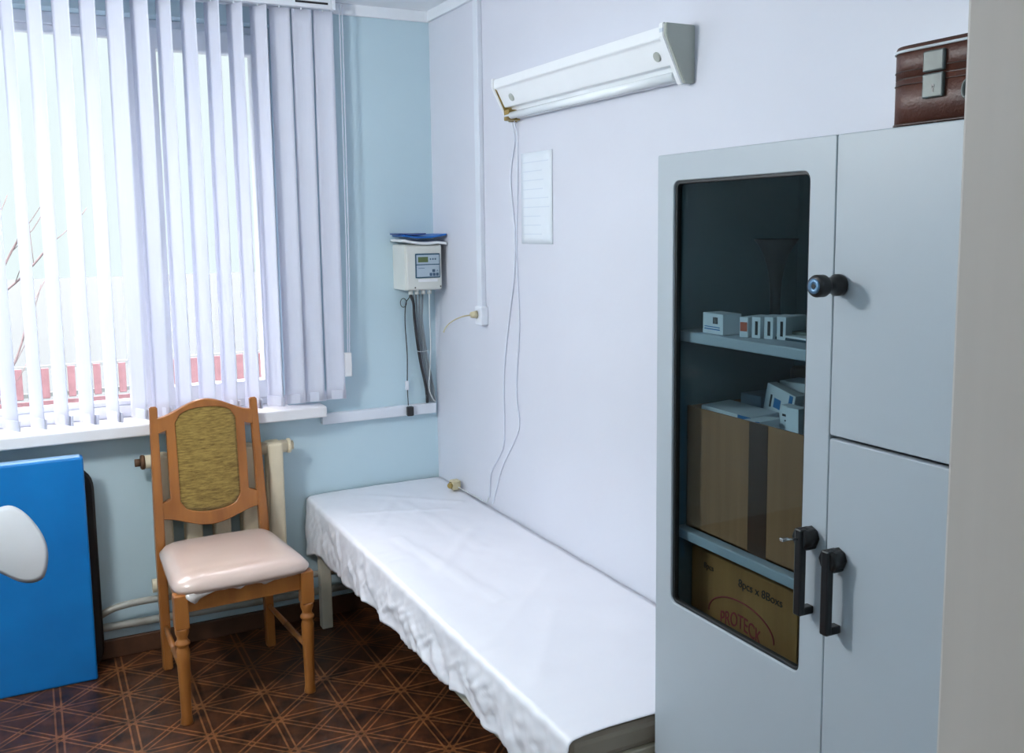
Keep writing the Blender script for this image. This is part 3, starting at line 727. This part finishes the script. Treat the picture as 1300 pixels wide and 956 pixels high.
# dark lining inside the glazed half
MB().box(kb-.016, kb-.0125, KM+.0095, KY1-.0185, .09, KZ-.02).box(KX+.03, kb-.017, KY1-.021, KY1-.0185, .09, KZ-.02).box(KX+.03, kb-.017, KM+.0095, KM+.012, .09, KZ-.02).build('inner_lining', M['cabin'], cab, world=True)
for z_, in ((1.403,), (.975,), (.55,)):
    MB().box(KX+.032, kb-.018, KM+.013, KY1-.022, z_, z_+.0215, .003).build('shelf', M['cab'], cab, world=True)
gy0, gy1, gz0, gz1 = 1.222, 1.603, .842, 1.735
dl = MB().poly([rrect(KM+.0008, KY1, .10, KZ-.002, .004), rrect(gy0, gy1, gz0, gz1, .016)[::-1]], 'YZ', KX+.009, .018, .002).build('glazed_door', M['cab'], cab, world=True)
MB().poly([rrect(gy0-.003, gy1+.003, gz0-.003, gz1+.003, .018), rrect(gy0+.006, gy1-.006, gz0+.006, gz1-.006, .010)[::-1]], 'YZ', KX+.011, .012, .001).build('rubber_seal', M['seal'], dl, world=True)
MB().box(KX+.0125, KX+.0165, gy0-.004, gy1+.004, gz0-.004, gz1+.004).build('door_glass', M['cabglass'], dl, world=True)
du = MB().poly([rrect(KY0, KM-.0008, 1.292, KZ-.002, .004)], 'YZ', KX+.009, .018, .002).build('upper_door', M['cab'], cab, world=True)
dw = MB().poly([rrect(KY0, KM-.0008, .10, 1.286, .004)], 'YZ', KX+.009, .018, .002).build('lower_door', M['cab'], cab, world=True)
# knob lock on the upper door
KP = (KX, 1.147, 1.546)
kn = MB().lathe([(.016, 0), (.018, -.003), (.018, -.012), (.014, -.016), (.013, -.030), (.0165, -.036), (.0185, -.040), (.0185, -.054), (.0165, -.058), (.006, -.058)], KP, 28, 'X').build('lock_knob', M['black'], du, world=True)
MB().lathe([(.0005, -.0585), (.0125, -.0585), (.0125, -.0600), (.004, -.0600), (.0038, -.0588), (.0005, -.0588)], KP, 28, 'X').build('knob_face', M['steelblue'], kn, world=True)
MB().cyl((KX-.0598, 1.147, 1.546), (KX-.0606, 1.147, 1.546), .0042, seg=12).build('keyhole', M['black'], kn, world=True)
def pull(parent, yc, z1, z0):
    g = MB()
    g.box(KX-.034, KX-.020, yc-.0085, yc+.0085, z0-.004, z1+.012, .003)
    g.box(KX-.026, KX, yc-.008, yc+.008, z0-.004, z0+.010, .002)
    g.box(KX-.026, KX, yc-.013, yc+.013, z1-.026, z1+.010, .004)
    g.cyl((KX-.030, yc, z1-.006), (KX, yc, z1-.006), .019, seg=8, bev=.002)
    return g.build('handle', M['black'], parent, world=True)
h1 = pull(dl, 1.196, 1.112, .972)
h2 = pull(dw, 1.133, 1.092, .960)
MB().cyl((KX-.034, 1.196, 1.106), (KX-.062, 1.204, 1.107), .0022, seg=8).box(KX-.064, KX-.050, 1.200, 1.208, 1.104, 1.110, .001).build('key', M['chrome'], h1, world=True)

# contents -----------------------------------------------------------
SZ1, SZ2, SZ3 = 1.4245, .9965, .5715
def packet(name, cx, cy, z, dx, dy, dz, rz, m, lab, group=None, stripes=(), cat='packet'):
    """carton lying on a shelf; its front (-X) face carries printed marks"""
    r = empty(name, (cx, cy, z), lab, cat, group, rz=rz)
    MB().box(-dx/2, dx/2, -dy/2, dy/2, 0, dz, .001).build('carton', m, r)
    for (y0, y1, z0, z1, mm) in stripes:
        MB().box(-dx/2-.0006, -dx/2+.0002, y0*dy, y1*dy, z0*dz, z1*dz).build('print', mm, r)
    return r
barc = [(.02+.04*k, .035+.04*k, .45, .82, M['ink']) for k in range(-5, 0)]
packet('medicine_box', 1.262, 1.533, SZ1+.0005, .045, .070, .042, math.radians(-4), M['medw'], 'white medicine box with bar code, leftmost on the upper shelf', None,
       [(-.25+.05*k, -.22+.05*k, .5, .82, M['ink']) for k in range(5)]+[(-.35, .4, .2, .25, M['medb']), (-.35, .4, .32, .36, M['medb'])])
labs = ['white medicine box with an orange mark, beside the bar code box', 'second white medicine box to the right of the orange marked one', 'third white medicine box in the row, before the last one', 'last white medicine box of the row, beside the dark horn']
for k in range(4):
    packet('medicine_box', 1.285+.010*k, 1.462-.024*k, SZ1+.0005, .070, .020, .040+.0015*k, math.radians(14), M['medw'], labs[k], 'row of white medicine boxes',
           ([(-.4, .4, .3, .75, M['medr'])] if k == 0 else [(-.2, .1, .15, .8, M['ink'])]))
hn = MB().lathe([(.019, 0), (.020, .004), (.014, .012), (.0115, .03), (.0105, .06), (.0125, .10), (.018, .13), (.026, .155), (.036, .175), (.044, .186), (.046, .190), (.042, .190), (.030, .172), (.018, .150), (.006, .12)], (1.405, 1.535, SZ1+.0005), 32)
tag(hn.build('wooden_horn', M['horn']), 'dark trumpet-shaped horn standing upright on the upper shelf', 'horn')
for k, (x_, y_, dx_, dy_, th_, m_, rz_, lab) in enumerate([
        (1.41, 1.345, .25, .22, .005, 'bookb', 3, 'dark teal booklet at the bottom of the papers beside the horn'),
        (1.40, 1.335, .24, .19, .004, 'paper', -5, 'white leaflet between the two booklets on the upper shelf'),
        (1.42, 1.330, .22, .19, .006, 'book', 6, 'grey green booklet topmost of the papers beside the horn')]):
    z0 = SZ1+.0005+[0, .0055, .010][k]
    b = MB(); b.box(-dx_/2, dx_/2, -dy_/2, dy_/2, 0, th_, .0008)
    ob = b.build('booklet', M[m_], None, origin=(0, 0, 0)); ob.location = (x_, y_, z0); ob.rotation_euler = (0, 0, math.radians(rz_)); tag(ob, lab, 'booklet')
# tall open carton on the middle shelf
ct = empty('tall_carton', (1.36, 1.40, SZ2+.0005), 'open brown cardboard carton full of packets on the middle shelf', 'carton')
cx0, cx1, cy0, cy1, cz1 = 1.245, 1.49, 1.19, 1.622, 1.262
z0 = SZ2+.0005
w_ = .004
MB().box(cx0, cx0+w_, cy0, cy1, z0, cz1).box(cx1-w_, cx1, cy0, cy1, z0, cz1).box(cx0, cx1, cy0, cy0+w_, z0, cz1).box(cx0, cx1, cy1-w_, cy1, z0, cz1).box(cx0, cx1, cy0, cy1, z0, z0+w_).build('carton_walls', M['carton'], ct, world=True)
MB().box(cx0-.0006, cx0+.0002, 1.372, 1.425, z0, cz1).build('tape_strip', M['tape'], ct, world=True)
# packets in the carton (resting on a pile inside)
pk = [
 (1.312, 1.535, 1.2375, .09, .130, .026, 4, 10, 'medw', 'flat white packet at the left front of the open carton', [(-.5, -.25, 0, 1, 'medb')]),
 (1.425, 1.580, 1.2345, .09, .06, .045, 0, 4, 'tub', 'bluish packet at the back left of the open carton', []),
 (1.290, 1.440, 1.2375, .07, .055, .022, -5, 6, 'medw', 'flat blue ended packet in the middle of the open carton', [(.2, .5, 0, 1, 'medb'), (-.5, -.3, 0, 1, 'medb')]),
 (1.268, 1.365, 1.2365, .028, .06, .016, 2, 3, 'medw', 'thin white packet in front of the upright labelled one', [(-.3, .2, 0, 1, 'medb')]),
 (1.385, 1.490, 1.2400, .024, .085, .068, 12, 0, 'medw', 'tilted white box with blue marks in the open carton', [(-.42, -.30, .05, .95, 'medb'), (-.05, .18, .35, .65, 'medb'), (.26, .32, .3, .7, 'ink')]),
 (1.325, 1.398, 1.2345, .024, .036, .056, 2, 0, 'medw', 'small upright packet with black lettering in the open carton', [(-.35, .3, .62, .70, 'ink'), (-.35, .1, .45, .50, 'ink')]),
 (1.300, 1.350, 1.2345, .030, .034, .062, -2, 0, 'medw', 'upright plain white packet at the right of the open carton', []),
]
for (x_, y_, z_, dx_, dy_, dz_, tl, rz_, m_, lab, st) in pk:
    r = packet('packet', x_, y_, z_, dx_, dy_, dz_, math.radians(rz_), M[m_], lab, 'packets in the open carton', [(a, b, c_, d, M[e]) for a, b, c_, d, e in st])
    r.rotation_euler = (math.radians(tl), 0, math.radians(rz_))
MB_ = MB().box(cx0+.006, cx1-.006, cy0+.006, cy1-.006, z0+.005, 1.228, .002)
tag(MB_.build('packet_pile', M['tub']), 'lower packets filling the open carton beneath the visible ones', 'packets', kind='stuff')
pb = empty('pale_tub', (1.50, 1.622, SZ2), 'pale tub with a brown lid behind the open carton', 'tub')
pb.location = (1.529, 1.575, SZ2+.0005)
MB().lathe([(.026, 0), (.030, .004), (.030, .275), (.026, .282)], (0, 0, 0), 24).build('tub_body', M['tub'], pb)
MB().lathe([(.028, .282), (.0285, .284), (.0285, .325), (.024, .332), (.001, .333)], (0, 0, 0), 24).build('lid', M['lid'], pb)
# stack of papers on the right behind the carton
for k in range(4):
    o = MB().box(1.508, 1.572, 1.205, 1.315, 0, .020, .002); ob = o.build('paper_packet', M['medw'], origin=(1.54, 1.26, 0))
    ob.location = (1.448, 1.480-.003*k, 1.2350+.0205*k); ob.rotation_euler = (0, 0, .1*(k-1.5)); tag(ob, ['bottom', 'second', 'third', 'topmost'][k]+' white packet of the small stack at the back of the open carton', 'packet', 'stack in the open carton')
# lower carton with red print
lc = empty('printed_carton', (1.36, 1.44, SZ3), 'closed brown carton with red oval print on the bottom visible shelf', 'carton')
lx0, lx1, ly0, ly1, lz1 = 1.262, 1.52, 1.30, 1.625, .948
MB().box(lx0, lx1, ly0, ly1, SZ3+.0005, lz1, .003).build('carton_body', M['cartoni'], lc, world=True)
fx = lx0-.0003
def F(x, y, d, cy=1.42, cz=.80, rot=0, sx=1.0):
    X_, Y_ = x*sx*math.cos(rot)-y*math.sin(rot), x*sx*math.sin(rot)+y*math.cos(rot); return (fx-d, cy-X_, cz+Y_)
tm = text_mb('PROTECK', .040, lambda x, y, d: F(x, y*1.1+.010*math.cos(x*22), d, 1.462, .822, 0, .72))
tm.build('red_lettering', M['red'], lc, world=True)
rg_ = MB(); pts_o = [(fx-.0006, 1.462-(.100*math.cos(a)), .826+.044*math.sin(a)*(1.15 if math.sin(a) > 0 else .7)) for a in [PI*(-.02+1.04*k/30) for k in range(31)]]
rg_.tube(pts_o, .0016, 6, 1); rg_.build('red_oval', M['red'], lc, world=True)
text_mb('8pcs x 8Boxs', .024, lambda x, y, d: F(x, y, d, 1.405, .915, 0, 1.0)).build('black_lettering', M['ink'], lc, world=True)
text_mb('8pcs', .018, lambda x, y, d: F(x, y, d, 1.565, .918)).build('side_lettering', M['ink'], lc, world=True)

# ------------------------------------------------------------------ train case on the cabinet
sx0, sx1, sy0, sy1, sz = 1.212, 1.50, .64, 1.094, KZ+.0008
sc_ = empty('vanity_case', ((sx0+sx1)/2, (sy0+sy1)/2, sz), 'small brown leather case with a metal latch on top of the cabinet', 'case')
def rprism(mb, ins, z0, z1, r=.045, bev=.003, dome=0.0):
    o = rrect(sx0+ins, sx1-ins, sy0+ins, sy1-ins, r-ins, 7); t = bmesh.new()
    a = [t.verts.new((p[0], p[1], z0)) for p in o]; b = [t.verts.new((p[0], p[1], z1)) for p in o]; n_ = len(o)
    t.faces.new(a[::-1])
    for i in range(n_): t.faces.new((a[i], a[(i+1) % n_], b[(i+1) % n_], b[i])).smooth = True
    if dome:
        cx_, cy_ = (sx0+sx1)/2, (sy0+sy1)/2; prev = b
        for k in range(1, 6):
            s_ = 1-.16*k; ring_ = [t.verts.new((cx_+(p[0]-cx_)*s_, cy_+(p[1]-cy_)*s_, z1+dome*math.sin(k/5*PI/2))) for p in o]
            for i in range(n_): t.faces.new((prev[i], prev[(i+1) % n_], ring_[(i+1) % n_], ring_[i])).smooth = True
            prev = ring_
        t.faces.new(prev)
    else: t.faces.new(b)
    return mb._merge(t)
rprism(MB(), 0.0, sz+.003, sz+.070).build('case_body', M['leather'], sc_, world=True)
rprism(MB(), -.002, sz, sz+.004).build('base_welt', M['leatherd'], sc_, world=True)
ld = rprism(MB(), 0.0, sz+.072, sz+.118).build('lid', M['leather'], sc_, world=True)
rprism(MB(), .0015, sz+.069, sz+.073).build('lid_seam', M['leatherd'], sc_, world=True)
rprism(MB(), -.0025, sz+.110, sz+.114).build('lid_piping', M['piping'], ld, world=True)
rprism(MB(), .001, sz+.114, sz+.120, dome=.010).build('lid_top', M['leatherd'], ld, world=True)
def loop_pts(ins, z): return [(p[0], p[1], z) for p in rrect(sx0+ins, sx1-ins, sy0+ins, sy1-ins, .045-ins, 7)]
st = MB(); lp_ = loop_pts(-.0006, sz+.082); st.tube(lp_+[lp_[0]], .0009, 5, 1); lp_ = loop_pts(-.0006, sz+.062); st.tube(lp_+[lp_[0]], .0009, 5, 1); st.build('stitching', M['leatherd'], sc_, world=True)
la = MB().box(sx0-.006, sx0+.001, .979, 1.016, sz+.074, sz+.105, .0025).box(sx0-.006, sx0+.001, .979, 1.016, sz+.036, sz+.072, .0025).build('latch', M['nickel'], sc_, world=True)
MB().cyl((sx0-.0055, .996, sz+.053), (sx0-.0066, .996, sz+.053), .0028, seg=10).box(sx0-.0066, sx0-.0055, .9948, .9972, sz+.044, sz+.053).build('keyhole', M['black'], la, world=True)
hm = MB(); hm.box(sx0-.005, sx0+.001, .905, .925, sz+.030, sz+.050, .002); hm.tube([(sx0-.004, .915, sz+.045), (sx0-.012, .935, sz+.052), (sx0-.014, .935, sz+.03), (sx0-.012, .90, sz+.018), (sx0-.012, .86, sz+.018)], .003, 8)
hm.build('carry_handle', M['nickel'], sc_, world=True)

# ------------------------------------------------------------------ added hall lamp (unseen fill behind the camera)
hl = empty('hall_fill_lamp', (-.1, -.7, H), 'added round white lamp in the hall, unseen, brightening the room', 'lamp')
MB().lathe([(.16, 0), (.16, -.03), (.14, -.05)], (0, 0, 0), 28).build('lamp_base', M['pvc'], hl)
la_ = bpy.data.lights.new('hall_fill_light', 'AREA'); la_.shape = 'DISK'; la_.size = .28; la_.energy = 12; la_.color = (1.0, .97, .93)
lo = bpy.data.objects.new('hall_fill_light', la_); COL.objects.link(lo); lo.location = (-.1, -.7, H-.06)

# added opal globe, out of view to the left, to brighten the walls
rl = empty('fill_globe_lamp', (-.50, 2.45, H), 'added opal globe lamp, unseen to the left, brightening the walls', 'lamp')
MB().lathe([(.06, 0), (.06, -.015), (.02, -.03), (.008, -.035), (.008, -.26), (.03, -.28), (.03, -.30)], (0, 0, 0), 24).build('lamp_rod', M['pvc'], rl)
gm = bpy.data.materials.new('opal_fill_glow'); gn, gl_ = nt(gm); gn['Principled BSDF'].inputs['Emission Color'].default_value = (.97, 1, 1, 1)
gn['Principled BSDF'].inputs['Emission Strength'].default_value = 98
MB().lathe([(.03, -.295)]+[(.13*math.sin(a), -.425+.13*math.cos(a)) for a in [PI*k/20 for k in range(2, 20)]]+[(.002, -.555)], (0, 0, 0), 32).build('globe', gm, rl)
# ------------------------------------------------------------------ daylight
w = bpy.data.worlds.new('overcast'); scene.world = w; w.use_nodes = True; n = w.node_tree.nodes; l = w.node_tree.links; n.clear()
wo = n.new('ShaderNodeOutputWorld'); bg = n.new('ShaderNodeBackground'); tc = n.new('ShaderNodeTexCoord'); sp = n.new('ShaderNodeSeparateXYZ')
mr = n.new('ShaderNodeMapRange'); mr.interpolation_type = 'SMOOTHSTEP'
mr.inputs['From Min'].default_value = .22; mr.inputs['From Max'].default_value = .75; mr.inputs['To Min'].default_value = 0.86; mr.inputs['To Max'].default_value = 12.0
l.new(tc.outputs['Generated'], sp.inputs[0]); l.new(sp.outputs[2], mr.inputs[0]); l.new(mr.outputs[0], bg.inputs['Strength'])
m2 = n.new('ShaderNodeMapRange'); m2.inputs['From Min'].default_value = .22; m2.inputs['From Max'].default_value = .6; l.new(sp.outputs[2], m2.inputs[0])
cx_ = n.new('ShaderNodeMix'); cx_.data_type = 'RGBA'; cx_.inputs['A'].default_value = (.84, .96, .975, 1); cx_.inputs['B'].default_value = (1.0, .93, .96, 1)
l.new(m2.outputs[0], cx_.inputs['Factor']); l.new(cx_.outputs['Result'], bg.inputs['Color']); l.new(bg.outputs[0], wo.inputs[0])
pl = bpy.data.lights.new('window_portal', 'AREA'); pl.shape = 'RECTANGLE'; pl.size = WX1-WX0; pl.size_y = WZ1-WZ0; pl.cycles.is_portal = True
po = bpy.data.objects.new('window_portal', pl); COL.objects.link(po); po.location = ((WX0+WX1)/2, 4.05, (WZ0+WZ1)/2); po.rotation_euler = (math.radians(-90), 0, 0)

# ------------------------------------------------------------------ camera
cm = bpy.data.cameras.new('camera'); co_ = bpy.data.objects.new('camera', cm); COL.objects.link(co_)
Rv = Vector((0.891319, -0.453283, 0)); 
yaw, pitch, roll = [math.radians(a) for a in (26.95720294, 6.92974304, -0.744439434)]
Fv = Vector((math.sin(yaw)*math.cos(pitch), math.cos(yaw)*math.cos(pitch), -math.sin(pitch)))
R0 = Vector((math.cos(yaw), -math.sin(yaw), 0)); U0 = R0.cross(Fv)
Rv = R0*math.cos(roll)+U0*math.sin(roll); Uv = -R0*math.sin(roll)+U0*math.cos(roll)
mw = Matrix((Rv, Uv, -Fv)).transposed().to_4x4(); mw.translation = Vector((0, 0, 1.65)); co_.matrix_world = mw
cm.sensor_fit = 'HORIZONTAL'; cm.sensor_width = 36; cm.lens = 1209.267*36/1300; cm.shift_y = -45/1300; cm.clip_start = .02
scene.camera = co_
scene.view_settings.view_transform = 'Standard'; scene.view_settings.look = 'None'
scene.view_settings.exposure = 0.30; scene.view_settings.gamma = 1; scene.view_settings.use_curve_mapping = False
scene.cycles.max_bounces = 12; scene.cycles.diffuse_bounces = 8; scene.cycles.transparent_max_bounces = 16
scene.cycles.use_denoising = True
